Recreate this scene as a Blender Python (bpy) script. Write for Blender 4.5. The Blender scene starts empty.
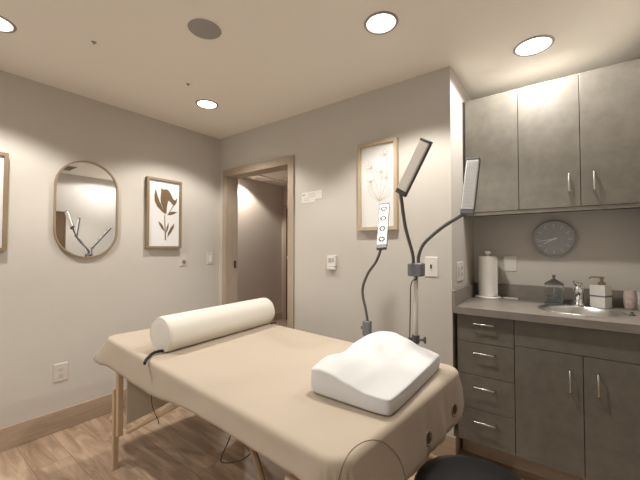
import bpy, bmesh, math, random
from mathutils import Vector, Matrix, noise
from mathutils.bvhtree import BVHTree
random.seed(7)
PI = math.pi
scn = bpy.context.scene
COL = scn.collection
V = Vector

# ------------------------------------------------------------------ materials
def mat(name, col, rough=.5, metal=0., noise_amt=0., noise_scale=8., bump=0., bump_scale=80., stretch=None,
        emit=None, emit_strength=0., transmission=0., ior=1.45, coat=0., spec=.5, sheen=0.):
    m = bpy.data.materials.new(name); m.use_nodes = True
    nt = m.node_tree; b = nt.nodes['Principled BSDF']
    c = (*col, 1)
    b.inputs['Base Color'].default_value = c
    b.inputs['Roughness'].default_value = rough
    b.inputs['Metallic'].default_value = metal
    b.inputs['IOR'].default_value = ior
    b.inputs['Specular IOR Level'].default_value = spec
    b.inputs['Transmission Weight'].default_value = transmission
    b.inputs['Coat Weight'].default_value = coat
    b.inputs['Sheen Weight'].default_value = sheen
    if emit:
        b.inputs['Emission Color'].default_value = (*emit, 1)
        b.inputs['Emission Strength'].default_value = emit_strength
    if noise_amt or bump:
        tc = nt.nodes.new('ShaderNodeTexCoord'); mp = nt.nodes.new('ShaderNodeMapping')
        nt.links.new(tc.outputs['Object'], mp.inputs['Vector'])
        if stretch: mp.inputs['Scale'].default_value = stretch
    if noise_amt:
        n = nt.nodes.new('ShaderNodeTexNoise'); n.inputs['Scale'].default_value = noise_scale
        n.inputs['Detail'].default_value = 6; n.inputs['Roughness'].default_value = .65
        nt.links.new(mp.outputs['Vector'], n.inputs['Vector'])
        r = nt.nodes.new('ShaderNodeValToRGB')
        r.color_ramp.elements[0].position = .3; r.color_ramp.elements[1].position = .7
        r.color_ramp.elements[0].color = (*[x*(1-noise_amt) for x in col], 1)
        r.color_ramp.elements[1].color = (*[min(1, x*(1+noise_amt)) for x in col], 1)
        nt.links.new(n.outputs['Fac'], r.inputs['Fac']); nt.links.new(r.outputs['Color'], b.inputs['Base Color'])
    if bump:
        n2 = nt.nodes.new('ShaderNodeTexNoise'); n2.inputs['Scale'].default_value = bump_scale
        n2.inputs['Detail'].default_value = 4
        nt.links.new(mp.outputs['Vector'], n2.inputs['Vector'])
        bp = nt.nodes.new('ShaderNodeBump'); bp.inputs['Strength'].default_value = bump; bp.inputs['Distance'].default_value = .01
        nt.links.new(n2.outputs['Fac'], bp.inputs['Height']); nt.links.new(bp.outputs['Normal'], b.inputs['Normal'])
    return m

def floor_material():
    m = bpy.data.materials.new('oak_planks'); m.use_nodes = True
    nt = m.node_tree; N = nt.nodes.new; L = nt.links.new
    b = nt.nodes['Principled BSDF']; b.inputs['Roughness'].default_value = .45
    tc = N('ShaderNodeTexCoord')
    br = N('ShaderNodeTexBrick'); br.offset = .37; br.inputs['Scale'].default_value = 1
    br.inputs['Brick Width'].default_value = 1.25; br.inputs['Row Height'].default_value = .185
    br.inputs['Mortar Size'].default_value = .0011; br.inputs['Bias'].default_value = 0
    br.inputs['Color1'].default_value = (.0, .0, .0, 1); br.inputs['Color2'].default_value = (1, 1, 1, 1)
    br.inputs['Mortar'].default_value = (.35, .35, .35, 1)
    L(tc.outputs['Object'], br.inputs['Vector'])
    mp = N('ShaderNodeMapping'); mp.inputs['Scale'].default_value = (1.1, 7, 1)
    L(tc.outputs['Object'], mp.inputs['Vector'])
    add = N('ShaderNodeVectorMath'); add.operation = 'ADD'
    sc = N('ShaderNodeVectorMath'); sc.operation = 'SCALE'; sc.inputs['Scale'].default_value = 9
    L(br.outputs['Color'], sc.inputs[0]); L(mp.outputs['Vector'], add.inputs[0]); L(sc.outputs['Vector'], add.inputs[1])
    n = N('ShaderNodeTexNoise'); n.inputs['Scale'].default_value = 2.2; n.inputs['Detail'].default_value = 7
    n.inputs['Roughness'].default_value = .6; n.inputs['Distortion'].default_value = .8
    L(add.outputs['Vector'], n.inputs['Vector'])
    r = N('ShaderNodeValToRGB'); e = r.color_ramp.elements
    e[0].position = .28; e[0].color = (.25, .155, .095, 1)
    e[1].position = .72; e[1].color = (.66, .49, .355, 1)
    k = r.color_ramp.elements.new(.5); k.color = (.43, .30, .205, 1)
    L(n.outputs['Fac'], r.inputs['Fac'])
    mx = N('ShaderNodeMix'); mx.data_type = 'RGBA'; mx.blend_type = 'MULTIPLY'; mx.inputs['Factor'].default_value = .35
    rr = N('ShaderNodeValToRGB'); rr.color_ramp.elements[0].color = (.62, .6, .58, 1)
    L(br.outputs['Color'], rr.inputs['Fac'])
    L(r.outputs['Color'], mx.inputs['A']); L(rr.outputs['Color'], mx.inputs['B'])
    mo = N('ShaderNodeMix'); mo.data_type = 'RGBA'; mo.inputs['B'].default_value = (.13, .08, .05, 1)
    L(br.outputs['Fac'], mo.inputs['Factor']); L(mx.outputs['Result'], mo.inputs['A'])
    L(mo.outputs['Result'], b.inputs['Base Color'])
    return m

WALL = mat('greige_paint', (.57, .53, .475), .75, noise_amt=.015, noise_scale=3, bump=.03, bump_scale=220)
CEIL = mat('ceiling_paint', (.90, .85, .77), .8, bump=.03, bump_scale=200)
FLOOR = floor_material()
WOODTRIM = mat('oak_baseboard', (.44, .335, .245), .5, noise_amt=.14, noise_scale=5, stretch=(1, 1, 12))
CASING = mat('door_casing', (.41, .325, .245), .5, noise_amt=.08, noise_scale=5, stretch=(8, 8, 1))
CAB = mat('grey_laminate', (.158, .141, .115), .42, noise_amt=.14, noise_scale=14, bump=.04, bump_scale=90)
CABDARK = mat('cabinet_carcass', (.07, .062, .052), .6)
COUNTER = mat('taupe_laminate', (.235, .205, .175), .38, noise_amt=.10, noise_scale=25)
CHROME = mat('polished_chrome', (.85, .85, .85), .12, 1.)
STEEL = mat('brushed_steel', (.62, .61, .59), .28, 1.)
NICKEL = mat('satin_nickel', (.75, .73, .70), .25, 1.)
PLASTIC = mat('white_plastic', (.74, .71, .66), .35)
PLASTIC2 = mat('ivory_plastic', (.60, .55, .48), .4)
DARKSLOT = mat('dark_plastic', (.05, .045, .04), .5)
SHEET = mat('beige_sheet', (.465, .385, .298), .75, noise_amt=.02, noise_scale=4, bump=.05, bump_scale=300, sheen=.1)
CREAM = mat('cream_vinyl', (.72, .68, .61), .55, bump=.02, bump_scale=200)
TOWEL = mat('white_terry', (.68, .675, .665), .9, bump=.4, bump_scale=350, sheen=.2)
BEECH = mat('beech_wood', (.56, .41, .27), .45, noise_amt=.08, noise_scale=6, stretch=(8, 8, 1))
KHAKI = mat('khaki_panel', (.58, .49, .375), .6, noise_amt=.04, noise_scale=10)
BLACK = mat('black_vinyl', (.012, .012, .014), .35, bump=.04, bump_scale=150)
BLACKCLOTH = mat('black_webbing', (.015, .015, .018), .8)
CABLE = mat('dark_cable', (.04, .03, .025), .5)
GOOSE = mat('grey_gooseneck', (.13, .125, .125), .45, .3)
GREYPL = mat('slate_grey_plastic', (.17, .17, .185), .45)
GREYCAP = mat('charcoal_cap', (.10, .098, .10), .45)
SILVER = mat('silver_housing', (.82, .78, .74), .5, 0.)
LEDWHITE = mat('white_lamp_face', (.78, .78, .78), .35)
PANEL = mat('unlit_diffuser', (.80, .755, .71), .3)
MESHGREY = mat('lamp_dots', (.60, .60, .60), .4)
WHITETUBE = mat('cream_tube', (.72, .66, .58), .4)
FRAMEWOOD = mat('light_oak_frame', (.49, .39, .27), .5, noise_amt=.1, noise_scale=6, stretch=(6, 6, 1))
GOLDWOOD = mat('golden_oak_frame', (.25, .178, .108), .5, noise_amt=.1, noise_scale=6, stretch=(6, 6, 1))
PAPER = mat('art_paper', (.76, .745, .72), .8)
BROWNINK = mat('brown_print', (.17, .108, .055), .8, noise_amt=.12, noise_scale=60)
TANINK = mat('tan_line_print', (.56, .47, .37), .8)
MIRROR = mat('mirror_glass', (.93, .93, .93), .015, 1.)
MIRRORRIM = mat('mirror_rim', (.31, .23, .15), .35, .25)
LIGHTTRIM = mat('light_trim', (.40, .37, .33), .4, .4)
DIFFUSER = mat('lit_diffuser', (1, 1, 1), .5, emit=(1, .97, .91), emit_strength=6)
GRILLE = mat('speaker_grille', (.35, .335, .31), .7, noise_amt=.05, noise_scale=120)
GLASS = mat('jar_glass', (.90, .93, .94), .02, transmission=1., ior=1.22)
LIQUID = mat('jar_liquid', (.74, .83, .86), .05, transmission=.97, ior=1.2)
JARLID = mat('jar_lid', (.22, .20, .185), .25, .7)
STONE = mat('white_stone', (.66, .63, .585), .6, noise_amt=.08, noise_scale=40)
BRONZE = mat('antique_brass', (.30, .24, .165), .35, .8)
CLOCKRIM = mat('clock_rim', (.45, .44, .43), .4, .2)
CLOCKFACE = mat('clock_face', (.42, .415, .42), .5, noise_amt=.08, noise_scale=30)
CLOCKMARK = mat('clock_marks', (.60, .59, .59), .5)
CLOCKHAND = mat('clock_hands', (.88, .87, .85), .4)
PINKTIN = mat('blush_ceramic', (.55, .44, .41), .45, noise_amt=.28, noise_scale=45)
CUPWHITE = mat('cup_white', (.62, .60, .57), .4, noise_amt=.15, noise_scale=50)
HALLDOOR = mat('brown_door', (.13, .075, .04), .5, noise_amt=.1, noise_scale=4, stretch=(6, 6, 1))
HALLCEIL = mat('hall_ceiling_paint', (.90, .82, .75), .8)
HALLWALL = mat('hall_paint', (.54, .46, .385), .75)
INK = mat('faded_ink', (.42, .39, .36), .8)

# ------------------------------------------------------------------ mesh helpers
class MB:
    def __init__(self): self.bm = bmesh.new()
    def box(self, c, s, bevel=0., rot=None, seg=2):
        r = bmesh.ops.create_cube(self.bm, size=1)
        vs = r['verts']
        bmesh.ops.scale(self.bm, vec=V(s), verts=vs)
        if bevel:
            es = list({e for v in vs for e in v.link_edges})
            g = bmesh.ops.bevel(self.bm, geom=es, offset=bevel, segments=seg, affect='EDGES', profile=.5)
            vs = list({v for f in g['faces'] for v in f.verts} | {v for v in vs if v.is_valid})
            # collect the whole island
            vs = self._island(vs[0])
        if rot is not None: bmesh.ops.transform(self.bm, matrix=rot.to_4x4(), verts=vs)
        bmesh.ops.translate(self.bm, vec=V(c), verts=vs)
        return self
    def _island(self, v0):
        seen = {v0}; st = [v0]
        while st:
            v = st.pop()
            for e in v.link_edges:
                o = e.other_vert(v)
                if o not in seen: seen.add(o); st.append(o)
        return list(seen)
    def span(self, x0, x1, y0, y1, z0, z1, bevel=0.):
        return self.box(((x0+x1)/2, (y0+y1)/2, (z0+z1)/2), (x1-x0, y1-y0, z1-z0), bevel)
    def tube(self, pts, rad, seg=10, smooth=0, cap=True, closed=False):
        pts = [V(p) for p in pts]
        rads = rad if isinstance(rad, (list, tuple)) else [rad]*len(pts)
        if smooth and not closed:
            P = [pts[0]*2-pts[1]] + pts + [pts[-1]*2-pts[-2]]; out = []; ro = []
            for i in range(1, len(P)-2):
                for k in range(smooth):
                    t = k/smooth; a, b, c, d = P[i-1], P[i], P[i+1], P[i+2]
                    out.append(.5*((2*b)+(c-a)*t+(2*a-5*b+4*c-d)*t*t+(3*b-a-3*c+d)*t**3))
                    ro.append(rads[i-1]*(1-t)+rads[i]*t)
            out.append(pts[-1]); ro.append(rads[-1]); pts, rads = out, ro
        n = len(pts); rings = []
        up = None
        for i, p in enumerate(pts):
            if closed: t = (pts[(i+1) % n]-pts[i-1]).normalized()
            elif i == 0: t = (pts[1]-p).normalized()
            elif i == n-1: t = (p-pts[i-1]).normalized()
            else: t = (pts[i+1]-pts[i-1]).normalized()
            if up is None:
                up = t.cross(V((0, 0, 1)))
                if up.length < .05: up = t.cross(V((1, 0, 0)))
                up.normalize()
            up = (up - t*up.dot(t)).normalized(); w = t.cross(up)
            rings.append([self.bm.verts.new(p+(up*math.cos(2*PI*k/seg)+w*math.sin(2*PI*k/seg))*rads[i]) for k in range(seg)])
        m = n if closed else n-1
        for i in range(m):
            a, b = rings[i], rings[(i+1) % n]
            for k in range(seg): self.bm.faces.new((a[k], a[(k+1) % seg], b[(k+1) % seg], b[k]))
        if cap and not closed:
            self.bm.faces.new(rings[0][::-1]); self.bm.faces.new(rings[-1])
        return self
    def lathe(self, prof, c=(0, 0, 0), seg=32, rot=None, sx=1., sy=1.):
        """prof: list of (r, z) from bottom to top; r = 0 closes."""
        c = V(c); rings = []
        for r, z in prof:
            if r < 1e-6: ring = [V((0, 0, z))]
            else: ring = [V((r*sx*math.cos(2*PI*k/seg), r*sy*math.sin(2*PI*k/seg), z)) for k in range(seg)]
            rings.append([self.bm.verts.new((rot @ p if rot else p)+c) for p in ring])
        for a, b in zip(rings, rings[1:]):
            for k in range(seg):
                k2 = (k+1) % seg
                if len(a) == 1 and len(b) == 1: break
                if len(a) == 1: self.bm.faces.new((a[0], b[k2], b[k]))
                elif len(b) == 1: self.bm.faces.new((a[k], a[k2], b[0]))
                else: self.bm.faces.new((a[k], a[k2], b[k2], b[k]))
        return self
    def prism(self, outline, d0, d1, fr):
        """outline in 2D, fr(u, v, d) -> 3D"""
        a = [self.bm.verts.new(fr(u, v, d0)) for u, v in outline]
        b = [self.bm.verts.new(fr(u, v, d1)) for u, v in outline]
        n = len(outline)
        self.bm.faces.new(a[::-1]); self.bm.faces.new(b)
        for i in range(n): self.bm.faces.new((a[i], a[(i+1) % n], b[(i+1) % n], b[i]))
        return self
    def build(self, name, m, parent=None, smooth=False, loc=None):
        bmesh.ops.recalc_face_normals(self.bm, faces=self.bm.faces[:])
        me = bpy.data.meshes.new(name); self.bm.to_mesh(me); self.bm.free()
        me.materials.append(m)
        if smooth:
            for p in me.polygons: p.use_smooth = True
            if smooth == 'auto': me.set_sharp_from_angle(angle=math.radians(38))
        o = bpy.data.objects.new(name, me); COL.objects.link(o)
        if parent: o.parent = parent
        if loc: o.location = loc
        return o

def tag(o, label, cat, group=None, kind=None):
    if label: o['label'] = label
    if cat: o['category'] = cat
    if group: o['group'] = group
    if kind: o['kind'] = kind
    return o
def thing(name, label, cat, loc=(0, 0, 0), rotz=0., group=None):
    o = bpy.data.objects.new(name, None); o.empty_display_size = .05; COL.objects.link(o)
    o.location = loc; o.rotation_euler = (0, 0, rotz)
    return tag(o, label, cat, group)
def struct(name, mb, m, parent=None, smooth=False):
    o = mb.build(name, m, parent, smooth)
    if parent is None: o['kind'] = 'structure'
    return o
def dup(root, loc, rotz, label, group=None):
    r = root.copy(); COL.objects.link(r); r.location = loc; r.rotation_euler = (0, 0, rotz); r['label'] = label
    if group: r['group'] = group
    for ch in list(root.children):
        c = ch.copy(); COL.objects.link(c); c.parent = r
        for g in list(ch.children):
            d = g.copy(); COL.objects.link(d); d.parent = c
    return r

# ------------------------------------------------------------------ room shell
XL, YB, CE, YC, XR, XE, YF = -2.91, 2.127, 2.45, 2.745, -.565, .372, -1.7
DX0, DX1, DZ = -2.797, -1.922, 2.047          # doorway
struct('floor', MB().span(XL-.15, XE+.15, YF-.15, YC+.15, -.1, 0), FLOOR)
struct('ceiling', MB().span(XL-.15, XE+.15, YF-.15, YC+.15, CE, CE+.1), CEIL)
struct('wall_left', MB().span(XL-.12, XL, YF-.1, YB, 0, CE), WALL)
wb = MB(); wb.span(-4.5, DX0, YB, YB+.127, 0, CE).span(DX1, XR, YB, YB+.127, 0, CE).span(DX0, DX1, YB, YB+.127, DZ, CE)
struct('wall_back', wb, WALL)
struct('wall_return', MB().span(XR-.12, XR, YB+.127, YC+.12, 0, CE), WALL)
struct('wall_alcove', MB().span(XR, XE, YC, YC+.12, 0, CE), WALL)
struct('wall_right', MB().span(XE, XE+.12, YF-.1, YC+.12, 0, CE), WALL)

def baseboard(name, x0, x1, y0, y1, cap):
    o = struct(name, MB().span(x0, x1, y0, y1, 0, .148, .003), WOODTRIM)
    return o
baseboard('baseboard_left', XL, XL+.016, YF, YB, 'x')
baseboard('baseboard_back', DX1+.06, XR+.016, YB-.016, YB, 'y')
# doorway: casing, jambs, stop, strike plate
d1 = thing('door_1', None, None); d1['kind'] = 'structure'
cs = MB()
cs.span(DX0-.045, DX0, YB-.014, YB, 0, DZ, .002).span(DX1, DX1+.058, YB-.014, YB, 0, DZ+.058, .002).span(DX0-.045, DX1, YB-.014, YB, DZ, DZ+.058, .002)
cs.build('casing', CASING, d1)
jm = MB(); jm.span(DX0, DX0+.012, YB-.01, YB+.14, 0, DZ).span(DX1-.012, DX1, YB-.01, YB+.14, 0, DZ).span(DX0, DX1, YB-.01, YB+.14, DZ-.012, DZ)
jm.build('jamb', CASING, d1)
sp = MB().box((DX0+.014, YB+.105, 1.13), (.006, .028, .075), .002); sp.build('strike_plate', DARKSLOT, d1)
# hallway beyond
HX, HY = -4.2, 4.44
struct('wall_hall_left', MB().span(HX-.12, HX, YB+.127, 6.2, 0, CE), HALLWALL)
struct('wall_hall_end', MB().span(HX, -.8, HY, HY+.12, 0, CE), HALLWALL)
struct('floor_hall', MB().span(HX-.1, -.8, YB+.127, 6.2, -.1, -.0005), FLOOR)
hc = MB().span(HX-.1, -.8, YB+.127, 6.2, CE, CE+.1); struct('ceiling_hall', hc, HALLCEIL)
gr = MB()
for k in range(4): gr.span(HX, -1.0, 2.75+k*.6-.012, 2.75+k*.6+.012, CE-.006, CE+.002)
for k in range(5): gr.span(HX+.35+k*.6-.012, HX+.35+k*.6+.012, YB+.13, HY, CE-.0065, CE+.002)
struct('trim_1', gr, mat('grid_paint', (.62, .56, .50), .7))
struct('baseboard_hall', MB().span(HX, HX+.016, YB+.127, HY, 0, .13, .003), WOODTRIM)
d2 = thing('door_2', None, None); d2['kind'] = 'structure'
MB().span(HX+.05, HX+.12, HY-.015, HY, 0, 2.09).span(HX+1.10, HX+1.17, HY-.015, HY, 0, 2.09).span(HX+.12, HX+1.10, HY-.015, HY, 2.02, 2.09).build('casing', CASING, d2)
MB().span(HX+.12, HX+1.10, HY-.008, HY+.0, 0.005, 2.02).build('door_leaf', HALLDOOR, d2)
MB().lathe([(0, 0), (.025, .0), (.025, .01), (.012, .015), (.012, .035), (.028, .05), (.028, .065), (0, .072)], (HX+.19, HY-.008, 1.12), 20, Matrix.Rotation(PI/2, 3, 'X')).build('door_knob', NICKEL, d2, True)
# door in the right wall (seen only in the mirror)
d3 = thing('door_3', None, None); d3['kind'] = 'structure'
MB().span(XE-.012, XE, .86, 1.68, .005, 1.84).build('door_leaf', HALLDOOR, d3)
MB().span(XE-.016, XE, 1.68, 1.70, 0, 1.86).span(XE-.016, XE, .84, .86, 0, 1.86).span(XE-.016, XE, .86, 1.68, 1.84, 1.86).build('casing', HALLDOOR, d3)
MB().lathe([(0, 0), (.025, .0), (.025, .01), (.012, .015), (.012, .035), (.028, .05), (.028, .065), (0, .072)], (XE-.012, .93, 1.0), 20, Matrix.Rotation(-PI/2, 3, 'Y')).build('door_knob', NICKEL, d3, True)

# ------------------------------------------------------------------ ceiling fittings
WARM = (1, .965, .905)
def spot(parent, power, size=126, blend=.35, color=WARM, soft=.06):
    l = bpy.data.lights.new('downlight_bulb', 'SPOT'); l.energy = power; l.color = color
    l.spot_size = math.radians(size); l.spot_blend = blend; l.shadow_soft_size = soft
    o = bpy.data.objects.new('bulb', l); COL.objects.link(o); o.parent = parent; o.location = (0, 0, -.012)
    return o
def downlight(x, y, label, power, r=.083, group='round ceiling downlights', **k):
    t = thing('ceiling_light', label, 'ceiling light', (x, y, CE), 0, group)
    MB().lathe([(r-.012, -.001), (r-.012, -.004), (r-.008, -.008), (r, -.007), (r+.004, -.001)], seg=48).build('trim_ring', LIGHTTRIM, t, True)
    MB().lathe([(0, -.004), (r-.014, -.004), (r-.012, -.0015), (r-.012, 0)], seg=48).build('diffuser', DIFFUSER, t)
    spot(t, power, **k)
    return t
P0 = 62
downlight(-2.305, .320, 'round lit ceiling downlight above the mirror, cut by the left edge of the photo', P0)
downlight(-2.275, 1.537, 'small looking round lit ceiling downlight nearest the doorway and back left corner', P0*.8)
downlight(-.737, 1.508, 'large bright round ceiling downlight between the speaker and the wall cabinets', P0)
downlight(-.128, 2.20, 'bright round ceiling downlight right in front of the grey wall cabinets', P0*.58, r=.096, size=168, blend=.16, color=(1, .985, .955))
downlight(-.74, -.75, 'unseen round ceiling downlight added as fill behind the camera', P0*.6)  # unseen fill downlight, assumed to continue the row of visible ones
hl = downlight(-4.0, 3.42, 'lit round ceiling downlight in the hallway beyond the doorway', P0*1.0)
spk = thing('ceiling_speaker', 'round flush grey ceiling speaker without light, left of the large downlight', 'speaker', (-1.497, .995, CE))
MB().lathe([(0, -.006), (.070, -.006), (.084, -.003), (.084, 0)], seg=48).build('grille', GRILLE, spk, 'auto')
MB().lathe([(.084, 0), (.084, -.005), (.088, -.006), (.093, -.004), (.095, 0)], seg=48).build('rim', CEIL, spk, True)
for i, (x, y, lab) in enumerate([(-2.091, .69, 'tiny dark pin sized ceiling fitting nearer the left edge of the photo'),
                                 (-2.102, 1.267, 'tiny dark pin sized ceiling fitting beside the small downlight near the doorway')]):
    t = thing('ceiling_pin', lab, 'ceiling fitting', (x, y, CE), 0, 'tiny ceiling fittings')
    MB().lathe([(0, -.014), (.004, -.013), (.005, -.004), (.012, -.003), (.013, 0)], seg=16).build('pin', GRILLE, t, True)
vt = thing('ceiling_vent', 'grey slatted ceiling vent seen only in the oval mirror', 'vent', (-.10, 1.58, CE))
v_ = MB().span(-.16, .16, -.07, .07, -.008, 0, .002); v_.build('frame', GRILLE, vt)
for k in range(5): MB().box((0, -.048+k*.024, -.012), (.28, .012, .003), rot=Matrix.Rotation(.5, 3, 'X')).build('slat', GREYCAP, vt)

# ------------------------------------------------------------------ things on the left wall
def on_left(yc, zc):       # local frame: u to the right (+y), v up, d out of the wall (+x)
    return lambda u, v, d: V((d, u, v))
def pill(w, h, n=20):
    r = w/2; pts = []
    for k in range(n+1): a = PI*k/n; pts.append((r*math.cos(a), h/2-r+r*math.sin(a)))
    for k in range(n+1): a = PI+PI*k/n; pts.append((r*math.cos(a), -(h/2-r)+r*math.sin(a)))
    return pts
mr = thing('wall_mirror', 'pill shaped mirror with thin wood toned rim on the left wall', 'mirror', (XL, .936, 1.592))
fL = on_left(0, 0)
w_, h_ = .415, .735
o1, o2 = pill(w_, h_), pill(w_-.021, h_-.021)
m_ = MB(); bm = m_.bm; n_ = len(o1)
rg = [[bm.verts.new(fL(u, v, d)) for u, v in o] for o, d in ((o1, .001), (o1, .022), (o2, .022), (o2, .008))]
for a, b in zip(rg, rg[1:]):
    for k in range(n_): bm.faces.new((a[k], a[(k+1) % n_], b[(k+1) % n_], b[k]))
m_.build('rim', MIRRORRIM, mr)
MB().prism(pill(w_-.019, h_-.019), .002, .010, fL).build('mirror_glass', MIRROR, mr)

def picture_frame(t, fr, w, h, fw, depth, fmat):
    m = MB()
    for (u0, u1, v0, v1) in ((-w/2, -w/2+fw, -h/2, h/2), (w/2-fw, w/2, -h/2, h/2), (-w/2+fw, w/2-fw, h/2-fw, h/2), (-w/2+fw, w/2-fw, -h/2, -h/2+fw)):
        m.prism([(u0, v0), (u1, v0), (u1, v1), (u0, v1)], .002, depth, fr)
    m.build('frame', fmat, t)
    a, b = w/2-fw-.0005, h/2-fw-.0005
    MB().prism([(-a, -b), (a, -b), (a, b), (-a, b)], .004, depth-.016, fr).build('art_paper', PAPER, t)
    return depth-.016
fr = lambda u, v, d: V((d, u, v))
t = thing('framed_picture', 'oak framed brown flower silhouette print right of the oval mirror', 'picture', (XL, 1.522, 1.608), 0, 'framed botanical prints')
dp = picture_frame(t, fr, .318, .622, .019, .040, GOLDWOOD)
art = MB()
cv = lambda pts: [((x-127)/210*.325, -(y-247)/390*.63) for x, y in pts]
shapes = [
 [(108,103),(118,113),(135,108),(150,113),(161,126),(170,141),(178,158),(190,166),(205,152),(202,174),(189,196),(175,191),(165,180),(151,171),(145,190),(141,215),(139,247),(128,236),(118,215),(105,190),(103,160),(106,130)],
 [(75,113),(86,150),(100,185),(120,222),(138,252),(113,236),(85,211),(70,182),(68,150)],
 [(143,251),(163,234),(183,230),(206,232),(183,246),(160,253)],
 [(92,291),(108,301),(120,316),(131,347),(112,331),(100,312)],
 [(188,297),(184,322),(170,348),(147,378),(150,352),(166,322)],
 [(152,294),(153,318),(147,340),(137,356),(140,325)],
 [(127,255),(131,255),(133,300),(139,394),(132,394),(129,330)],
 [(181,192),(184,196),(150,250),(146,252)],
]
for i, s in enumerate(shapes): art.prism(cv(s), dp+.0002, dp+.0010+i*.00012, fr)
art.build('flower_print', BROWNINK, t)
t = thing('framed_picture', 'oak framed print cut by the left edge of the photo, left of the oval mirror', 'picture', (XL, .316, 1.597), 0, 'framed botanical prints')
dp = picture_frame(t, fr, .335, .63, .02, .042, GOLDWOOD)
art = MB()
for i, s in enumerate([[(-.03, -.2), (-.02, -.2), (.005, .1), (-.005, .1)], [(0, .02), (.05, .07), (.125, .09), (.06, .1), (.01, .06)], [(0, .08), (-.06, .14), (-.11, .12), (-.05, .09)],
                       [(0, .1), (.04, .16), (.02, .22), (-.03, .21), (-.04, .15)]]):
    art.prism(s, dp+.0002, dp+.001+i*.0001, fr)
art.build('flower_print', BROWNINK, t)

def plate(t, fr, w, h, m=PLASTIC, th=.006):
    b = .004
    o = MB(); bm = o.bm
    r = [[bm.verts.new(fr(u*sx, v*sy, d)) for u, v in ((-1, -1), (1, -1), (1, 1), (-1, 1))] for sx, sy, d in ((w/2, h/2, .0005), (w/2, h/2, th*.4), (w/2-b, h/2-b, th))]
    for a, c in zip(r, r[1:]):
        for k in range(4): bm.faces.new((a[k], a[(k+1) % 4], c[(k+1) % 4], c[k]))
    bm.faces.new(r[-1]); bm.faces.new(r[0][::-1])
    return o.build('plate', m, t)
def rect(cu, cv_, w, h): return [(cu-w/2, cv_-h/2), (cu+w/2, cv_-h/2), (cu+w/2, cv_+h/2), (cu-w/2, cv_+h/2)]
def duplex(t, fr, m, cu=0):
    for s in (1, -1):
        o = MB().prism([(cu+.017*math.cos(a)*1.0, s*.0205+max(-.0135, min(.0135, .017*math.sin(a)))) for a in [2*PI*k/20 for k in range(20)]], .005, .0085, fr).build('socket', m, t)
        sl = MB()
        for du in (-.0065, .0065): sl.prism(rect(cu+du, s*.0205+.003, .002, .009), .0082, .0089, fr)
        sl.prism(rect(cu, s*.0205-.007, .004, .004), .0082, .0089, fr)
        sl.build('slots', DARKSLOT, o)
t = thing('wall_outlet', 'pale duplex power outlet low on the left wall above the baseboard', 'outlet', (XL, .789, .411))
plate(t, fr, .088, .128, PLASTIC2); duplex(t, fr, PLASTIC2)
t = thing('light_switch', 'pale dimmer switch plate with dark round knob under the flower silhouette print', 'switch', (XL, 1.722, 1.185))
plate(t, fr, .08, .118, PLASTIC2)
MB().lathe([(0, 0), (.017, 0), (.014, .014), (.008, .017), (0, .017)], (.005, .004, -.012), 20, Matrix.Rotation(PI/2, 3, 'Y')).build('knob', mat('knob_grey', (.25, .22, .19), .5), t, 'auto')
t = thing('light_switch', 'pale rocker switch plate on the left wall nearest the doorway corner', 'switch', (XL, 2.017, 1.192))
plate(t, fr, .076, .118, PLASTIC2)
MB().prism(rect(0, 0, .034, .068), .005, .010, fr).build('rocker', PLASTIC, t)

# ------------------------------------------------------------------ things on the back wall (u = +x, v up, d = -y)
fb = lambda u, v, d: V((u, -d, v))
t = thing('framed_picture', 'light oak framed line drawing of blossoms on the back wall behind the lamps', 'picture', (-1.062, YB, 1.742), 0, 'framed botanical prints')
dp = picture_frame(t, fb, .305, .632, .024, .040, FRAMEWOOD)
ln = MB()
cq = lambda x, y: fb((x-112)/195*.305, -(y-248)/430*.632, dp+.0008)
def stroke(pts, r=.0009): ln.tube([cq(*p) for p in pts], r, 5, smooth=5)
base = (124, 322)
def bloom(cx_, cy_, n, R, a0):
    for k in range(n):
        a = a0+2*PI*k/n+random.uniform(-.15, .15); rr = R*random.uniform(.75, 1.1)
        ca, sa = math.cos(a), math.sin(a); w = rr*.28
        f = lambda s, q: (cx_+ca*s*rr-sa*q*w, cy_+sa*s*rr+ca*q*w)
        stroke([f(.08, 0), f(.5, 1), f(1, .1), f(.5, -1), f(.08, 0)])
    for k in range(5):
        a = random.uniform(0, 2*PI); stroke([(cx_, cy_), (cx_+math.cos(a)*R*.35, cy_+math.sin(a)*R*.35)], .0013)
bloom(82, 155, 6, 36, .3); bloom(132, 182, 7, 40, .1); bloom(150, 105, 5, 30, .8); bloom(80, 225, 3, 22, 3.6); bloom(158, 215, 3, 20, 5)
for p in [[base, (112, 260), (92, 190), (82, 158)], [base, (130, 260), (134, 215), (132, 186)], [base, (150, 250), (160, 160), (150, 110)], [base, (100, 285), (84, 250), (80, 228)],
          [base, (140, 280), (152, 240), (158, 218)], [base, (88, 300), (66, 262), (70, 240), (92, 285), base], [base, (150, 300), (178, 265), (170, 300), base], [base, (122, 350), (118, 385)]]: stroke(p)
ln.build('line_drawing', TANINK, t)
t = thing('wall_notice', 'small white notice sheet taped to the back wall right of the doorway', 'notice', (-1.672, YB, 1.722))
MB().prism([(-.107, -.046), (.04, -.046), (.04, -.02), (.105, -.02), (.105, .049), (-.107, .042)], .0005, .003, fb).build('paper', PLASTIC, t)
nk = MB(); nk.prism(rect(-.085, .022, .030, .013), .003, .0036, fb)
for k in range(3): nk.prism(rect(.0, .030-.014*k, .075, .003), .003, .0036, fb)
nk.prism(rect(-.06, -.010, .05, .003), .003, .0036, fb).prism(rect(-.055, -.024, .06, .003), .003, .0036, fb)
nk.build('faded_print', INK, t)
t = thing('thermostat', 'small white thermostat box on the back wall left of the clip lamp', 'thermostat', (-1.467, YB, 1.186))
MB().box((0, -.010, .012), (.082, .020, .085), .004).build('housing', PLASTIC, t)
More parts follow.
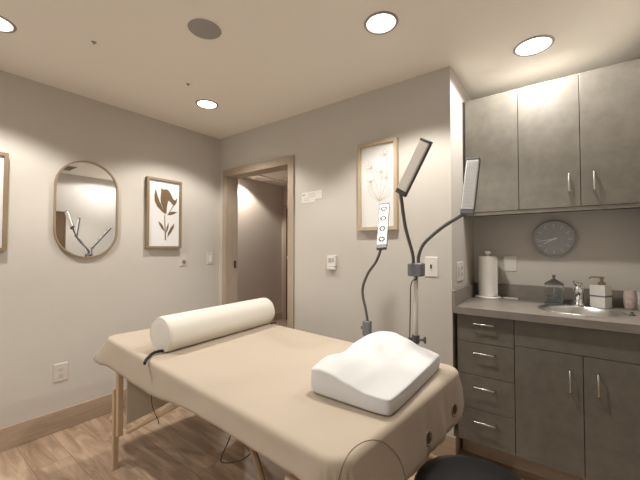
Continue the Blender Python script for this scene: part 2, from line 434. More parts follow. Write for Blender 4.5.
MB().box((0, -.016, -.044), (.076, .030, .022), .006).build('lower_cover', PLASTIC, t)
MB().span(-.024, .004, -.0215, -.019, .000, .034).build('display', INK, t)
MB().span(.012, .026, -.0215, -.019, .004, .034).build('button_panel', INK, t)
t = thing('light_switch', 'white wall switch plate on the back wall right of the lamp hub', 'switch', (-.692, YB, 1.179))
plate(t, fb, .086, .130); MB().prism(rect(0, .002, .010, .026), .005, .012, fb).build('toggle', DARKSLOT, t)
MB().prism(rect(0, .002, .034, .068), .005, .0068, fb).build('toggle_surround', PLASTIC, t)
# return wall (faces +x): u = +y
t = thing('wall_outlet', 'wide pale wall plate on the alcove side wall above the side splash', 'outlet', (XR, 2.315, 1.145))
plate(t, fr, .165, .128, PLASTIC); duplex(t, fr, PLASTIC2, .03)
MB().prism(rect(-.045, 0, .034, .068), .005, .010, fr).build('rocker', PLASTIC2, t)
t = thing('light_switch', 'pale wall plate behind the paper towel roll on the alcove wall', 'switch', (-.322, YC, 1.188))
plate(t, fb, .08, .115, PLASTIC); MB().prism(rect(0, 0, .034, .068), .005, .009, fb).build('rocker', PLASTIC, t)
# clock
ck = thing('wall_clock', 'round grey wall clock over the sink under the wall cabinets', 'clock', (-.061, YC, 1.360))
RX = Matrix.Rotation(PI/2, 3, 'X')
R_ = .126
MB().lathe([(R_-.010, .012), (R_-.012, .026), (R_-.006, .032), (R_, .028), (R_+.002, .015), (R_, .001), (0, .001)], seg=64, rot=RX).build('rim', CLOCKRIM, ck, 'auto')
MB().lathe([(0, .015), (R_-.011, .015), (R_-.011, .002), (0, .002)], seg=64, rot=RX).build('dial', CLOCKFACE, ck, 'auto')
for k in range(12):
    a = k*PI/6; c_, s_ = math.sin(a), math.cos(a)
    rr0, rr1 = R_*.60, R_*.80
    q = [(c_*r+s_*w, s_*r-c_*w) for r, w in ((rr0, -.0035), (rr0, .0035), (rr1, .0055), (rr1, -.0055))]
    MB().prism(q, .015, .0162, fb).build('hour_mark', CLOCKMARK, ck)
def hand(name, ang, ln_, w, d):
    c_, s_ = math.sin(ang), math.cos(ang)
    q = [(c_*r+s_*x, s_*r-c_*x) for r, x in ((-.018, -w), (-.018, w), (ln_, w*.6), (ln_, -w*.6))]
    MB().prism(q, d, d+.0015, fb).build(name, CLOCKHAND, ck)
hand('minute_hand', math.radians(261), .098, .0034, .0185)
hand('hour_hand', math.radians(241), .066, .0042, .0168)
MB().lathe([(.006, .0149), (.006, .021), (0, .021)], seg=16, rot=RX).build('pivot', CLOCKHAND, ck)

# ------------------------------------------------------------------ cabinets
def bar_handle(parent, c, length, vertical, rise=.028, r=.0045):
    """c on the face (local), bowed out to -y"""
    h = length/2; m = MB()
    ax = (lambda s, d: (c[0], c[1]-d, c[2]+s)) if vertical else (lambda s, d: (c[0]+s, c[1]-d, c[2]))
    m.tube([ax(-h, 0), ax(-h, rise*.8), ax(-h+.006, rise), ax(h-.006, rise), ax(h, rise*.8), ax(h, 0)], r, 10)
    return m.build('handle', NICKEL, parent, True)
def front(name, parent, x0, x1, z0, z1, yf, th=.02, g=.0015):
    return MB().span(x0+g, x1-g, yf, yf+th, z0+g, z1-g, .0015).build(name, CAB, parent)
BF = 2.145
# drawer unit, origin at its front left floor corner
bx0, bx1, bx2 = -.547, -.237, .370
du = thing('drawer_cabinet', 'grey laminate base cabinet with four stacked drawers at the alcove left end', 'cabinet', (bx0, BF, 0))
W = bx1-bx0
MB().span(0, W-.001, .022, YC-BF-.002, .137, .900).build('carcass', CABDARK, du)
zs = [.900, .732, .538, .338, .137]
hz = [.850, .678, .476, .276]
for i in range(4):
    f_ = front('drawer', du, .004, W, zs[i+1], zs[i]-(.004 if i == 0 else 0), 0)
    bar_handle(f_, (.156, 0, hz[i]), .112, False)
MB().span(.0, W, .125, .145, 0, .137).build('toe_kick', WOODTRIM, du)
su = thing('sink_cabinet', 'grey laminate base cabinet with two tall doors under the sink', 'cabinet', (bx1, BF, 0))
W2 = bx2-bx1
m = MB(); m.span(.001, W2, .022, .04, .137, .900).span(.001, .02, .04, YC-BF-.002, .137, .9).span(W2-.02, W2, .04, YC-BF-.002, .137, .9).span(.02, W2-.02, .04, YC-BF-.002, .137, .155)
m.build('carcass', CABDARK, su)
front('false_drawer_front', su, 0, W2, .750, .896, 0)
a = front('door', su, 0, .302, .137, .750, 0); bar_handle(a, (.247, 0, .616), .112, True)
a = front('door', su, .302, W2, .137, .750, 0); bar_handle(a, (.358, 0, .622), .112, True)
MB().span(0, W2, .125, .145, 0, .137).build('toe_kick', WOODTRIM, su)
# worktop with an oval cut-out
SX, SY, SA, SB = .063, 2.385, .205, .175
CT, CB = .943, .9015
cx0, cx1, cy0, cy1 = -.544, .371, 2.108, YC-.021
ct = thing('countertop', 'taupe laminate countertop with upstand around the oval sink', 'countertop', (0, 0, 0))
m = MB(); bm = m.bm
def outer_pt(a):
    dx, dy = math.cos(a), math.sin(a)
    ts = []
    if dx > 1e-9: ts.append((cx1-SX)/dx)
    if dx < -1e-9: ts.append((cx0-SX)/dx)
    if dy > 1e-9: ts.append((cy1-SY)/dy)
    if dy < -1e-9: ts.append((cy0-SY)/dy)
    k = min(ts); return (SX+dx*k, SY+dy*k)
angs = sorted([2*PI*k/64 for k in range(64)]+[math.atan2(y-SY, x-SX) % (2*PI) for x in (cx0, cx1) for y in (cy0, cy1)])
ot, ob, it, ib = [], [], [], []
for a in angs:
    x, y = outer_pt(a); ot.append(bm.verts.new((x, y, CT))); ob.append(bm.verts.new((x, y, CB)))
    x, y = SX+SA*math.cos(a)*.96, SY+SB*math.sin(a)*.96
    it.append(bm.verts.new((x, y, CT))); ib.append(bm.verts.new((x, y, CB)))
n_ = len(angs)
for k in range(n_):
    j = (k+1) % n_
    for A, B in ((ot, it), (it, ib), (ib, ob), (ob, ot)): bm.faces.new((A[k], A[j], B[j], B[k]))
m.build('worktop', COUNTER, ct)
MB().span(XR+.001, cx1, YC-.021, YC-.001, CB, CT+.095, .002).build('backsplash', COUNTER, ct)
MB().span(XR+.001, XR+.021, cy0+.002, YC-.022, CB, CT+.095, .002).build('side_splash', COUNTER, ct)

sk = thing('sink', 'oval stainless steel drop in sink in the taupe countertop', 'sink', (SX, SY, CT))
MB().lathe([(1.0, .0005), (1.0, .004), (.985, .006), (.94, .005), (.90, -.004), (.86, -.03), (.78, -.09), (.6, -.125), (.14, -.135), (.14, -.137), (.62, -.129), (.80, -.093), (.88, -.032), (.93, -.001), (1.0, .0005)],
           seg=64, sx=SA, sy=SB).build('basin', STEEL, sk, True)
MB().lathe([(0, -.133), (.02, -.1335), (.026, -.132), (.028, -.135)], seg=24).build('drain', CHROME, sk, True)
t = thing('sink_stopper', 'small dark metal stopper on the counter right of the sink rim', 'stopper', (SX+.216, SY-.002, CT))
MB().lathe([(0, 0), (.014, 0), (.014, .006), (.006, .009), (.006, .014), (.010, .018), (0, .020)], seg=20).build('stopper', GREYCAP, t, 'auto')

fc = thing('faucet', 'short chrome single lever faucet behind the sink', 'faucet', (.062, 2.612, CT))
MB().lathe([(0, 0), (.036, 0), (.036, .006), (.030, .014), (.026, .02), (.025, .055), (.029, .075), (.027, .10), (.02, .112), (0, .114)], seg=32).build('body', CHROME, fc, 'auto')
MB().tube([(0, -.015, .062), (0, -.05, .075), (0, -.085, .072), (0, -.105, .058)], [.018, .016, .015, .013], 16, smooth=5).build('spout', CHROME, fc, True)
lv = MB(); lv.lathe([(.012, .112), (.014, .120), (.024, .126), (.024, .136), (.018, .142), (0, .144)], seg=24).tube([(0, -.01, .135), (-.015, -.05, .148), (-.02, -.07, .150)], [.008, .006, .007], 10)
lv.build('lever', CHROME, fc, True)

jr = thing('disinfectant_jar', 'clear glass disinfectant jar with pointed metal lid left of the faucet', 'jar', (-.060, 2.578, CT))
r = .049
MB().lathe([(0, .002), (r-.004, .002), (r, .008), (r, .128), (r-.003, .128), (r-.003, .011), (0, .009)], seg=40).build('glass', GLASS, jr, 'auto')
MB().lathe([(0, .0105), (r-.0045, .0105), (r-.0045, .060), (0, .060)], seg=40).build('liquid', LIQUID, jr, 'auto')
MB().lathe([(r+.002, .124), (r+.003, .131), (r-.005, .137), (.014, .157), (.008, .160), (.007, .172), (.010, .177), (.009, .186), (0, .187)], seg=40).build('lid', JARLID, jr, 'auto')
MB().lathe([(0, 0), (r+.003, 0), (r+.004, .006), (r+.003, .012), (r+.0005, .013), (r+.0005, .0015), (0, .0015)], seg=40).build('base', GREYCAP, jr, 'auto')
MB().tube([(0, 0, .158), (0, 0, .05)], .003, 8).lathe([(.03, .05), (.03, .053), (0, .053)], seg=24).build('lift_rod', STEEL, jr)

sd = thing('soap_dispenser', 'square white stone soap dispenser with brass pump right of the faucet', 'soap dispenser', (.168, 2.600, CT), math.radians(-29))
MB().box((0, 0, .0325), (.078, .078, .065), .003).build('lower_block', STONE, sd)
MB().box((0, 0, .069), (.076, .076, .008), .001).build('band', GREYPL, sd)
MB().box((0, 0, .104), (.078, .078, .062), .003).build('upper_block', STONE, sd)
MB().lathe([(0, .135), (.018, .135), (.018, .150), (.008, .153), (.008, .172), (.013, .175), (.013, .184), (0, .186)], (.006, 0, 0), 24).tube([(.006, 0, .179), (-.025, -.01, .181), (-.045, -.016, .176), (-.05, -.017, .168)], .005, 10, smooth=4).build('pump', BRONZE, sd, 'auto')

ph = thing('paper_towel_holder', 'white paper towel stand on the counter in the alcove corner', 'towel holder', (-.447, 2.610, CT))
MB().lathe([(0, 0), (.082, 0), (.084, .004), (.084, .012), (.078, .017), (0, .018)], seg=48).build('base', PLASTIC, ph, 'auto')
MB().lathe([(.008, .017), (.008, .305), (.010, .308), (.019, .318), (.019, .330), (.012, .335), (0, .336)], seg=24).build('post', PLASTIC, ph, 'auto')
ROLLM = mat('paper_towel', (.78, .745, .70), .9, bump=.12, bump_scale=120)
pr = MB().lathe([(.020, .0185), (.060, .0185), (.0605, .021), (.0605, .296), (.060, .298), (.020, .298), (.020, .0185)], seg=48)
sh = [(.0615*math.cos(a), .0615*math.sin(a)) for a in [math.radians(-150+k*6) for k in range(20)]] + [(.062, -.020), (.068, -.038)]
sh2 = [(x*.985, y*.985) for x, y in sh[:-2]] + [(.0605, -.020), (.066, -.040)]
pr.prism(sh+sh2[::-1], .019, .2975, lambda u, v, d: V((u, v, d)))
pr = pr.build('paper_towel_roll', ROLLM, None, 'auto', (-.447, 2.610, CT))
tag(pr, 'white paper towel roll standing on its holder in the alcove corner', 'paper towel')
t = MB().box((0, 0, .003), (.10, .035, .006), .0005).build('paper_card', PAPER, None, False, (-.318, 2.672, CT)); t.rotation_euler[2] = -.05
tag(t, 'small flat white card on the counter against the upstand', 'card')
t = thing('tumbler', 'blush mottled ceramic tumbler on the counter right of the soap dispenser', 'cup', (.300, 2.640, CT))
MB().lathe([(0, 0), (.021, 0), (.025, .006), (.028, .04), (.028, .075), (.0255, .108), (.0225, .108), (.025, .075), (.024, .01), (0, .007)], seg=32).build('cup', PINKTIN, t, 'auto')
t = thing('tumbler', 'pale mottled tumbler at the right edge of the photo beside the blush one', 'cup', (.341, 2.660, CT))
MB().lathe([(0, 0), (.020, 0), (.024, .005), (.026, .05), (.024, .10), (.022, .10), (.024, .05), (.022, .008), (0, .007)], seg=32).build('cup', CUPWHITE, t, 'auto')

# wall cabinets
UF, UZ0, UZ1 = 2.42, 1.541, 2.322
ux = [-.548, -.231, .078, .371]
def wall_cab(label, xs, handles, left_filler=False):
    x0, x1 = xs[0], xs[-1]
    t = thing('wall_cabinet', label, 'cabinet', (x0, UF, UZ0-.022), 0, 'grey wall cabinets')
    z0 = .022; H_ = UZ1-UZ0
    MB().span(.001, x1-x0-.001, .021, YC-UF-.001, z0, z0+H_).build('carcass', CABDARK, t)
    MB().span(.001, x1-x0-.001, .021, YC-UF-.001, z0+H_+.0005, z0+H_+.004).build('bounce_top', PLASTIC, t)  # pale unseen top, added to bounce light onto the alcove ceiling
    for a, b, hx in zip(xs, xs[1:], handles):
        d = front('door', t, a-x0, b-x0, z0, z0+H_, 0)
        if hx is not None: bar_handle(d, (hx-x0, 0, z0+(1.682-UZ0)), .108, True)
    MB().span(.0005, x1-x0-.0005, .004, .024, .0, z0).build('light_rail', CAB, t)
    return t
w1 = wall_cab('single door grey wall cabinet at the left end behind the right lamp head', [ux[0], ux[1]], [-.494])
MB().span(XR+.0005-ux[0], -.0005, .006, .03, 0, UZ1-UZ0+.022).build('filler_strip', CABDARK, w1)
w2 = wall_cab('wide two door grey wall cabinet over the sink', [ux[1], ux[2], ux[3]], [.023, .136])
# ------------------------------------------------------------------ massage table
TA, TC, TZ = math.radians(-4.5), (-1.355, 1.235), .75
tb = thing('massage_table', 'padded massage table under a beige fitted sheet on wooden legs', 'massage table', (TC[0], TC[1], 0), TA)
HA, HB, RC = .935, .465, .07
def outline():
    pts = []
    def line(p, q, nn):
        for k in range(nn): s = k/nn; pts.append((V(p).lerp(V(q), s), None))
    cs_ = [(HA-RC, HB-RC, 0), (-(HA-RC), HB-RC, PI/2), (-(HA-RC), -(HB-RC), PI), (HA-RC, -(HB-RC), 3*PI/2)]
    segs = [60, 34, 60, 34]
    out = []
    for i, (x, y, a0) in enumerate(cs_):
        for k in range(13):
            a = a0+PI/2*k/12; out.append((V((x+RC*math.cos(a), y+RC*math.sin(a))), V((math.cos(a), math.sin(a)))))
        nx, ny, na = cs_[(i+1) % 4]
        p, nrm = out[-1]; q = V((nx+RC*math.cos(na), ny+RC*math.sin(na)))
        for k in range(1, segs[i]): out.append((p.lerp(q, k/segs[i]), nrm))
    return out
OUT = outline(); NP = len(OUT)
def sst(a, b, x): t_ = max(0, min(1, (x-a)/(b-a))); return t_*t_*(3-2*t_)
def ringpt(i, off, dz, side):
    p, nrm = OUT[i]
    head = sst(.30, .74, -p.x/HA)**1.3*(1-.95*sst(.76, .96, -p.x/HA)); foot = sst(.86, 1., p.x/HA)
    corner = sst(.80, 1, abs(p.x)/HA)*sst(.75, 1, abs(p.y)/HB)
    D = .082+.070*(1-sst(-.42, .5, p.x))+.122*foot-.025*corner*foot
    fl = .012+.03*sst(.9, 1, -p.x/HA)+(.03*corner if p.x < 0 else .0)
    q = p+nrm*(off[0]+off[1]*fl)
    z = dz[0]+dz[1]*D
    if side:
        s = min(1, side)
        ang = math.atan2(p.y, p.x)
        w = .007*noise.noise(V((p.x*5, p.y*5, z*3)))+.004*noise.noise(V((p.x*14, p.y*14, z*4+7)))
        w += corner*.017*math.sin(math.atan2(nrm.y, nrm.x)*26+p.x*30+p.y*30)
        w += foot*(.0042*math.sin(p.y*34+2.5*math.sin(p.x*9))+.0026*math.sin(p.y*71+1))*sst(.45, .2, abs(p.y))*sst(.0, .6, side)
        q += nrm*w*s
        z += s*.012*noise.noise(V((p.x*3+5, p.y*3, 2)))
    return V((q.x, q.y, TZ+z))
m = MB(); bm = m.bm; rings = []
def addring(off, dz, side): rings.append([bm.verts.new(ringpt(i, off, dz, side)) for i in range(NP)])
er = .024
for s in [.02, .08, .16, .26, .36, .46, .56, .66, .76, .85, .92, .97]:
    rg_ = []
    for i in range(NP):
        b = ringpt(i, (-er, 0), (0, 0), 0)
        x, y = b.x*s, b.y*s
        rg_.append(bm.verts.new((x, y, TZ+.0016*noise.noise(V((x*4, y*4, 0))))))
    rings.append(rg_)
addring((-er, 0), (0, 0), 0)
for a in (22, 45, 68, 90): addring((-er+er*math.sin(math.radians(a)), 0), (-er*(1-math.cos(math.radians(a))), 0), 0)
for off, dz, s in [((0, .15), (-.018, -.2), .5), ((0, .4), (-.010, -.45), 1), ((0, .7), (-.004, -.7), 1), ((0, .95), (0, -.9), 1), ((0, .95), (0, -1.0), 1), ((-.02, .75), (0, -1.06), 1),
                   ((-.07, .2), (0, -1.02), .6), ((-.13, 0), (.0, -.9), 0)]: addring(off, dz, s)
for a_, b_ in zip(rings, rings[1:]):
    for k in range(NP): bm.faces.new((a_[k], a_[(k+1) % NP], b_[(k+1) % NP], b_[k]))
bm.faces.new(rings[0])
bm.faces.new(rings[-1][::-1])
sheet = m.build('fitted_sheet', SHEET, tb, True)
me = sheet.data
bvh = BVHTree.FromPolygons([v.co.copy() for v in me.vertices], [list(p.vertices) for p in me.polygons])
def onsheet(origin, dirv):
    h = bvh.ray_cast(V(origin), V(dirv).normalized()); return h
# seam arc around the near right corner (local: +u = right end, -v = near side)
dv = V((1, -1, 1.1)).normalized(); e1 = V((1, 1, 0)).normalized(); e2 = dv.cross(e1)
if e2.z < 0: e2 = -e2
cc = V((HA, -HB, TZ-.062))+e1*.122; arc = []
for k in range(61):
    a = math.radians(-35+250*k/60)
    h = onsheet(cc+e1*.125*math.cos(a)+e2*.120*math.sin(a)+dv*1.0, -dv)
    if h and h[0]: arc.append(h[0]+h[1]*.0006*(1 if h[1].dot(dv) > 0 else -1))
if len(arc) > 4:
    MB().tube(arc, .0010, 6).build('seam', mat('seam_thread', (.20, .12, .06), .8), sheet)
# grommet holes on the right end
for v_, z_ in ((.062, .598), (.325, .606)):
    h = onsheet((HA+.5, v_, z_), (-1, 0, 0))
    nrm = h[1]; c = h[0]
    if nrm.x < 0: nrm = -nrm
    q = nrm.to_track_quat('Z', 'Y').to_matrix()
    g = MB().lathe([(.020, -.004), (.020, .003), (.024, .0045), (.028, .003), (.029, -.004)], c, 28, q).build('grommet', mat('grommet_ring', (.30, .22, .14), .5), sheet, True)
    MB().lathe([(0, .0012), (.0205, .0012), (.0205, -.004), (0, -.004)], c, 28, q).build('hole', DARKSLOT, g)
# frame under the sheet
fu = MB()
for v_ in (-.40, .40): fu.box((0, v_, .648), (1.66, .03, .06), .003)
for u_ in (-.80, .80): fu.box((u_, 0, .648), (.03, .80, .06), .003)
fu.build('rail_frame', BEECH, tb)
for su_ in (-1, 1):
    for sv in (-1, 1):
        lean = .012*su_
        lg = MB(); lg.tube([], 0) if False else None
        lg.box((su_*.727, sv*.434, .41), (.036, .030, .42), .004, Matrix.Rotation(lean*1.5, 3, 'Y'))
        o = lg.build('leg', BEECH, tb)
        lg = MB(); lg.box((su_*.762, sv*.444, .235), (.028, .030, .466), .004, Matrix.Rotation(lean, 3, 'Y'))
        lg.box((su_*.762, sv*.444, .004), (.034, .034, .008), .002)
        lg.build('leg_extension', BEECH, o)
        for zk in (.275, .18):
            MB().lathe([(0, 0), (.010, 0), (.010, .012), (.019, .014), (.019, .036), (0, .040)], (su_*.775, sv*.444, zk), 16, Matrix.Rotation(su_*PI/2, 3, 'Y')).build('knob', BEECH, o, True)
    # end panel between the legs
    ep = MB()
    ep.prism([(-.405, .62), (-.405, .262), (-.25, .285), (-.12, .315), (0, .325), (.12, .315), (.25, .285), (.405, .262), (.405, .62)], -.006, .006, lambda u, v, d: V((su_*.700+d, u, v)))
    ep.build('end_panel', KHAKI, tb)
for sv in (-1, 1):
    # folding braces from the leg foot up to the rails
    br = MB().tube([(-.70, sv*.395, .215), (-.40, sv*.395, .385), (-.06, sv*.395, .578)], .0125, 8); o = br.build('brace', BEECH, tb)
    MB().box((-.42, sv*.383-.0, .374), (.07, .012, .02), .002, Matrix.Rotation(-.515, 3, 'Y')).build('hinge', BRONZE, o)
    br = MB().tube([(.71, sv*.395, .24), (.47, sv*.395, .62)], .0125, 8); br.build('brace', mat('brace_wood', (.30, .20, .12), .5), tb)
def loc_t(x, y, z):
    dx, dy = x-TC[0], y-TC[1]; return (dx*math.cos(TA)+dy*math.sin(TA), -dx*math.sin(TA)+dy*math.cos(TA), z)
MB().tube([loc_t(-1.19, .985, .63), loc_t(-1.245, .98, .44), loc_t(-1.315, .98, .305), loc_t(-1.28, .98, .30), loc_t(-1.17, .98, .355), loc_t(-1.08, .98, .44), loc_t(-.95, .98, .63)], .0026, 8, smooth=6).build('support_cable', CABLE, tb, True)
MB().tube([loc_t(-1.66, .86, .41), loc_t(-1.655, .852, .436), loc_t(-1.71, .852, .482), loc_t(-1.74, .86, .53), loc_t(-1.75, .88, .60)], .002, 8, smooth=6).build('support_cable', CABLE, tb, True)

# bolster
A, B = V((-1.725, .892)), V((-1.778, 1.705))
bl_len = (B-A).length; bdir = (B-A).normalized()
bo = thing('bolster', 'long cream vinyl bolster cushion lying across the head end of the table', 'bolster', (*((A+B)/2), TZ+.002), math.atan2(bdir.y, bdir.x))
R = .097; zc = .086
m = MB(); bm = m.bm; prof = []
ns = 48
def bol_ring(x, k):
    out = []
    for i in range(ns):
        a = 2*PI*i/ns; y, z = R*k*math.cos(a), zc+R*k*math.sin(a)
        out.append(bm.verts.new((x, y*1.0, max(z, .0 if k > .6 else z))))
    return out
h = bl_len/2
st = [(-h-.002, .03), (-h-.002, .5), (-h, .85), (-h+.003, .93), (-h+.010, .98), (-h+.022, 1)]
st += [(-h+.022+(2*h-.044)*k/10, 1) for k in range(1, 10)]
st += [(-x, k) for x, k in st[:6][::-1]]
rr_ = [bol_ring(x, k) for x, k in st]
for a, b in zip(rr_, rr_[1:]):
    for i in range(ns): bm.faces.new((a[i], a[(i+1) % ns], b[(i+1) % ns], b[i]))
bm.faces.new(rr_[0]); bm.faces.new(rr_[-1])
bod = m.build('cover', CREAM, bo, True)
for s in (-1, 1):
    MB().tube([(s*(h-.003), R*.955*math.cos(2*PI*i/40), max(.002, zc+R*.955*math.sin(2*PI*i/40))) for i in range(40)], .0028, 6, closed=True).build('piping', CREAM, bod, True)
# strap lying out of the near end
stp = MB(); pts = [(-h+.02, -.036, .006), (-h-.012, -.030, .012), (-h-.045, -.020, .009), (-h-.085, -.050, .006), (-h-.120, -.085, .005), (-h-.140, -.112, .001)]
stp.tube(pts, .0075, 8, smooth=5)
stp.build('strap', BLACKCLOTH, bo, True)
MB().tube([(h-.015, -.07, .003), (h+.012, -.075, .005), (h+.03, -.08, .002)], .005, 8, smooth=4).build('strap', BLACKCLOTH, bo, True)

# contour pillow
px0, px1, py0, py1 = -.792, -.458, .982, 1.545
pcx, pcy = (px0+px1)/2, (py0+py1)/2
pl = None
m = MB(); bm = m.bm
NX, NY = 14, 22
def hgt(s, t_):
    # s: 0 left .. 1 right ; t_: 0 near .. 1 far
    rows = [(0, [(0, .090), (.14, .101), (.3, .097), (.5, .080), (.75, .062), (1, .058)]),
            (.20, [(0, .106), (.14, .118), (.3, .106), (.5, .080), (.75, .064), (1, .060)]),
            (.45, [(0, .090), (.14, .100), (.3, .096), (.5, .080), (.75, .068), (1, .062)]),
            (.66, [(0, .112), (.14, .124), (.3, .120), (.5, .098), (.75, .074), (1, .064)]),
            (.85, [(0, .118), (.14, .130), (.3, .130), (.5, .110), (.75, .082), (1, .066)]),
            (1, [(0, .116), (.14, .128), (.3, .130), (.5, .110), (.75, .078), (1, .062)])]
    def ev(p, x):
        for (a, b), (c, d) in zip(p, p[1:]):
            if x <= c:
                q = (x-a)/(c-a); q = q*q*(3-2*q); return b+(d-b)*q
        return p[-1][1]
    for (ta, pa), (tb_, pb) in zip(rows, rows[1:]):
        if t_ <= tb_:
            w = (t_-ta)/(tb_-ta); w = w*w*(3-2*w); return ev(pa, s)*(1-w)+ev(pb, s)*w
    return ev(rows[-1][1], s)
def bulge(fr_, s, t_):  # plan outline with rounded corners and slightly bulging sides
    x = px0+(px1-px0)*s-pcx; y = py0+(py1-py0)*t_-pcy
    k = .012*math.sin(PI*fr_)
    ex = (2*s-1); ey = (2*t_-1)
    rx = 1-.045*abs(ey)**6; ry = 1-.03*abs(ex)**6
    return x*rx*(1+k*2.2), y*ry*(1+k*1.4)
top = [[None]*(NY+1) for _ in range(NX+1)]; bot = [[None]*(NY+1) for _ in range(NX+1)]
for i in range(NX+1):
    for j in range(NY+1):
        s, t_ = i/NX, j/NY
        x, y = bulge(.25, s, t_)
        top[i][j] = bm.verts.new((x, y, hgt(s, t_)))
        x, y = bulge(.1, s, t_); bot[i][j] = bm.verts.new((x*.985, y*.99, .002))
for i in range(NX):
    for j in range(NY):
        bm.faces.new((top[i][j], top[i+1][j], top[i+1][j+1], top[i][j+1]))
        bm.faces.new((bot[i][j], bot[i][j+1], bot[i+1][j+1], bot[i+1][j]))
per = [(i, 0) for i in range(NX)]+[(NX, j) for j in range(NY)]+[(i, NY) for i in range(NX, 0, -1)]+[(0, j) for j in range(NY, 0, -1)]
lv_ = []
for f_ in (.14, .38, .62, .86):
    row = []
    for i, j in per:
        s, t_ = i/NX, j/NY; x, y = bulge(f_, s, t_); row.append(bm.verts.new((x, y, .002+(hgt(s, t_)-.002)*f_)))
    lv_.append(row)
stack = [[bot[i][j] for i, j in per]]+lv_+[[top[i][j] for i, j in per]]
np_ = len(per)
for a, b in zip(stack, stack[1:]):
    for k in range(np_): bm.faces.new((a[k], a[(k+1) % np_], b[(k+1) % np_], b[k]))
pl = m.build('contour_pillow', TOWEL, None, True, (pcx, pcy, TZ+.002))
md = pl.modifiers.new('soften', 'SUBSURF'); md.levels = 2; md.render_levels = 2
pl.rotation_euler[2] = math.radians(0.5)
tag(pl, 'white contoured memory foam pillow at the right end of the table', 'pillow')

# ------------------------------------------------------------------ lamps clamped to the table's far edge
def frame_of(p0, p1, nrm):
    z = (p1-p0).normalized(); n = (nrm-z*nrm.dot(z)).normalized(); x = n.cross(z)   # x across, n towards the lit face
    return x, n, z
def lamp_head(parent, p0, p1, nrm, w, th, style):
    x, n, z = frame_of(p0, p1, nrm); L = (p1-p0).length
    M3 = Matrix((x, -n, z)).transposed()
    def put(mb): return mb
    loc = lambda a, b, c: p0+x*a+n*b+z*c
    cap = .022
    body = MB().box(loc(0, 0, L/2), (w, th, L-2*cap), .004, M3).build('head', SILVER if style != 'rings' else LEDWHITE, parent)
    for c, ch in ((cap/2, cap), (L-cap+cap*.275, cap*.55)):
        MB().box(loc(0, 0, c), (w*1.04, th*1.06, ch), .003, M3).build('end_cap', GREYCAP if style == 'strip' else GREYPL, body)
    fm = {'strip': PANEL, 'dots': LEDWHITE, 'rings': LEDWHITE}[style]
    MB().box(loc(0, th/2+.0008, L/2), (w*.88, .0024, L-2*cap-.004), 0, M3).build('light_panel', fm, body)
    if style == 'dots':
        d = MB(); nu, nv = 7, 34
        for i in range(nu):
            for j in range(nv):
                d.box(loc((i-(nu-1)/2)*w*.82/nu, th/2+.0021, cap+.008+(L-2*cap-.016)*(j+.5)/nv), (.0042, .0012, .0045), 0, M3)
        d.build('light_dots', MESHGREY, body)
    if style == 'rings':
        for j in range(4):
            r_ = MB(); cz = cap+(L-2*cap)*(j+.5)/4
            for k in range(8):
                a0, a1 = 2*PI*(k+.14)/8, 2*PI*(k+.86)/8
                pts = [loc(.0145*math.cos(a0+(a1-a0)*q/4), th/2+.0024, cz+.0145*math.sin(a0+(a1-a0)*q/4)) for q in range(5)]
                r_.tube(pts, .0044, 6)
            r_.build('led_ring', GREYCAP, body)
    # side ribs of the extruded housing
    for s in (-1, 1):
        MB().box(loc(s*w*.5, -th*.05, L/2), (.004, th*.7, L-2*cap), 0, M3).build('side_rail', GREYCAP, body)
    return body
def pol(u_px, v_px, t_):   # helper: point on the sight line bearing, at depth t_ along +y
    return None
# double lamp
EDGE = lambda x: TC[1]+(HB+.012)*math.cos(TA)+math.tan(TA)*(x-TC[0])     # far edge line of the sheet
lx = -.633; ly = EDGE(lx)+.030
dl = thing('double_arm_lamp', 'two headed gooseneck lamp on a cream post clamped behind the pillow', 'lamp', (lx, ly, TZ))
MB().tube([(0, 0, -.06), (.001, 0, .2), (.004, 0, .405)], [.0125, .012, .011], 20).build('post', WHITETUBE, dl, True)
hb = MB().box((.006, 0, .437), (.074, .066, .070), .008, seg=3).build('hub', GREYPL, dl, False)
cl = MB().lathe([(.013, .055), (.020, .055), (.020, .095), (.013, .095)], seg=24)
cl.tube([(.018, -.005, .075), (.045, -.01, .078)], .006, 10).box((.052, -.011, .079), (.012, .012, .034), .004)
cl.box((-.03, -.004, .07), (.022, .018, .018), .004)
cl.build('collar', GREYCAP, dl, 'auto')
cm = MB().box((0, -.035, .010), (.05, .10, .014), .004).box((0, .012, -.065), (.05, .016, .16), .004).box((0, -.03, -.140), (.05, .09, .012), .004)
cm.lathe([(0, 0), (.008, 0), (.008, .05), (.018, .052), (.018, .062), (0, .062)], (0, -.045, -.142), 16, Matrix.Rotation(PI, 3, 'X'))
cm.build('clamp', GREYCAP, dl)
MB().tube([(.012, -.020, .405), (.014, -.024, .388), (-.004, -.026, .380), (-.016, -.024, .345), (-.020, -.02, .25), (-.024, -.018, .12), (-.026, -.016, .02), (-.026, .03, -.05)], .0028, 8, smooth=6).build('power_cable', CABLE, dl, True)
# left head (leans towards the room), right head (leans back towards the alcove)
O = V((lx, ly, TZ))
a0, a1 = V((-.634, 1.50, 1.559)), V((-.489, 1.47, 1.799))
MB().tube([V((lx-.010, ly, 1.215))-O, V((lx-.012, ly-.005, 1.27))-O, V((-.638, 1.57, 1.40))-O, V((-.634, 1.515, 1.52))-O, a0+V((-.0, 0, .012))-O], .0085, 12, smooth=8).build('gooseneck', GOOSE, dl, True)
lamp_head(dl, a0-O, a1-O, V((-.32, -.95, .0)), .060, .022, 'strip')
b0, b1 = V((-.361, 1.62, 1.455)), V((-.337, 1.660, 1.731))
MB().tube([V((lx+.018, ly, 1.215))-O, V((lx+.020, ly, 1.26))-O, V((-.575, 1.66, 1.325))-O, V((-.48, 1.64, 1.40))-O, V((-.40, 1.625, 1.445))-O, b0+V((0, .0, .010))-O], .0085, 12, smooth=8).build('gooseneck', GOOSE, dl, True)
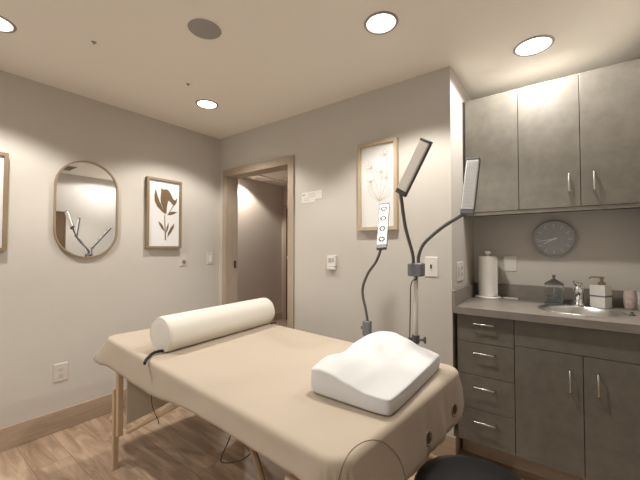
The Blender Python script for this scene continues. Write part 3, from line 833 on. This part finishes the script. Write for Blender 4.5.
lamp_head(dl, b0-O, b1-O, V((.06, -1, .55)), .056, .028, 'dots')
# clip lamp
cx_ = -.928; cy_ = EDGE(cx_)+.022
c_ = thing('clip_lamp', 'small gooseneck lamp with four ringed lights clipped to the table edge', 'lamp', (cx_, cy_, TZ))
O = V((cx_, cy_, TZ))
k_ = MB().box((0, 0, .085), (.046, .040, .085), .006).box((-.030, -.004, .085), (.014, .018, .018), .004).box((0, .0, -.04), (.030, .016, .19), .003)
k_.box((0, -.035, .012), (.040, .09, .012), .003).box((0, -.03, -.13), (.034, .09, .012), .003)
k_.lathe([(0, 0), (.007, 0), (.007, .04), (.016, .042), (.016, .052), (0, .052)], (0, -.045, -.13), 16, Matrix.Rotation(PI, 3, 'X'))
k_.build('clamp', GREYPL, c_)
c0, c1 = V((-.815, 1.66, 1.294)), V((-.888, 1.86, 1.578))
MB().tube([V((cx_+.004, cy_, TZ+.12))-O, V((cx_-.006, cy_, .93))-O, V((-.958, 1.70, 1.05))-O, V((-.915, 1.685, 1.15))-O, V((-.845, 1.655, 1.225))-O, c0+V((.0, 0, .01))-O], .0075, 12, smooth=8).build('gooseneck', GOOSE, c_, True)
lamp_head(c_, c0-O, c1-O, V((.22, -1, .75)), .054, .022, 'rings')

# ------------------------------------------------------------------ stool
st_ = thing('rolling_stool', 'black round cushioned stool tucked by the right end of the table', 'stool', (-.242, 1.17, 0))
MB().lathe([(0, .425), (.17, .425), (.187, .435), (.196, .455), (.195, .475), (.182, .494), (.150, .504), (.08, .508), (0, .509)], (0, 0, .022), 64).build('seat', BLACK, st_, True)
MB().lathe([(.04, .36), (.05, .42), (.10, .424), (0, .424)], (0, 0, .022), 24).build('seat_plate', GREYCAP, st_, 'auto')
MB().lathe([(.026, .10), (.026, .26), (.016, .262), (.016, .38), (0, .38)], seg=24).build('gas_column', CHROME, st_, 'auto')
MB().lathe([(0, .075), (.04, .075), (.042, .11), (.03, .125), (0, .125)], seg=24).build('base_hub', GREYCAP, st_, 'auto')
for k in range(5):
    a = 2*PI*k/5+.3; ca, sa = math.cos(a), math.sin(a)
    o = MB().tube([(.03*ca, .03*sa, .098), (.21*ca, .21*sa, .072)], [.018, .013], 10).build('base_arm', GREYCAP, st_, True)
    MB().lathe([(0, -.012), (.026, -.012), (.028, -.006), (.028, .006), (.026, .012), (0, .012)], (.21*ca, .21*sa, .0285), 20, Matrix.Rotation(a, 3, 'Z') @ Matrix.Rotation(PI/2, 3, 'X')).tube([(.21*ca, .21*sa, .030), (.21*ca, .21*sa, .075)], .007, 8).build('caster', BLACK, o, 'auto')

# ------------------------------------------------------------------ camera, world, view
f = 328.
yaw = math.atan(245/f); pit = math.atan(8/f)
fw = V((-math.sin(yaw)*math.cos(pit), math.cos(yaw)*math.cos(pit), math.sin(pit)))
rt = V((math.cos(yaw), math.sin(yaw), 0)); up = rt.cross(fw)
cam = bpy.data.cameras.new('camera'); cam.sensor_width = 36; cam.lens = f/640*36; cam.clip_start = .02
co = bpy.data.objects.new('camera', cam); COL.objects.link(co)
M = Matrix((rt, up, -fw)).transposed().to_4x4(); M.translation = V((0, 0, 1.3)); co.matrix_world = M
scn.camera = co
w = bpy.data.worlds.new('world'); scn.world = w; w.use_nodes = True
w.node_tree.nodes['Background'].inputs[0].default_value = (1, .97, .93, 1); w.node_tree.nodes['Background'].inputs[1].default_value = .48
vs = scn.view_settings
scn.display_settings.display_device = 'sRGB'
vs.view_transform = 'Standard'; vs.look = 'None'; vs.gamma = 1; vs.exposure = 0.6; vs.use_curve_mapping = False
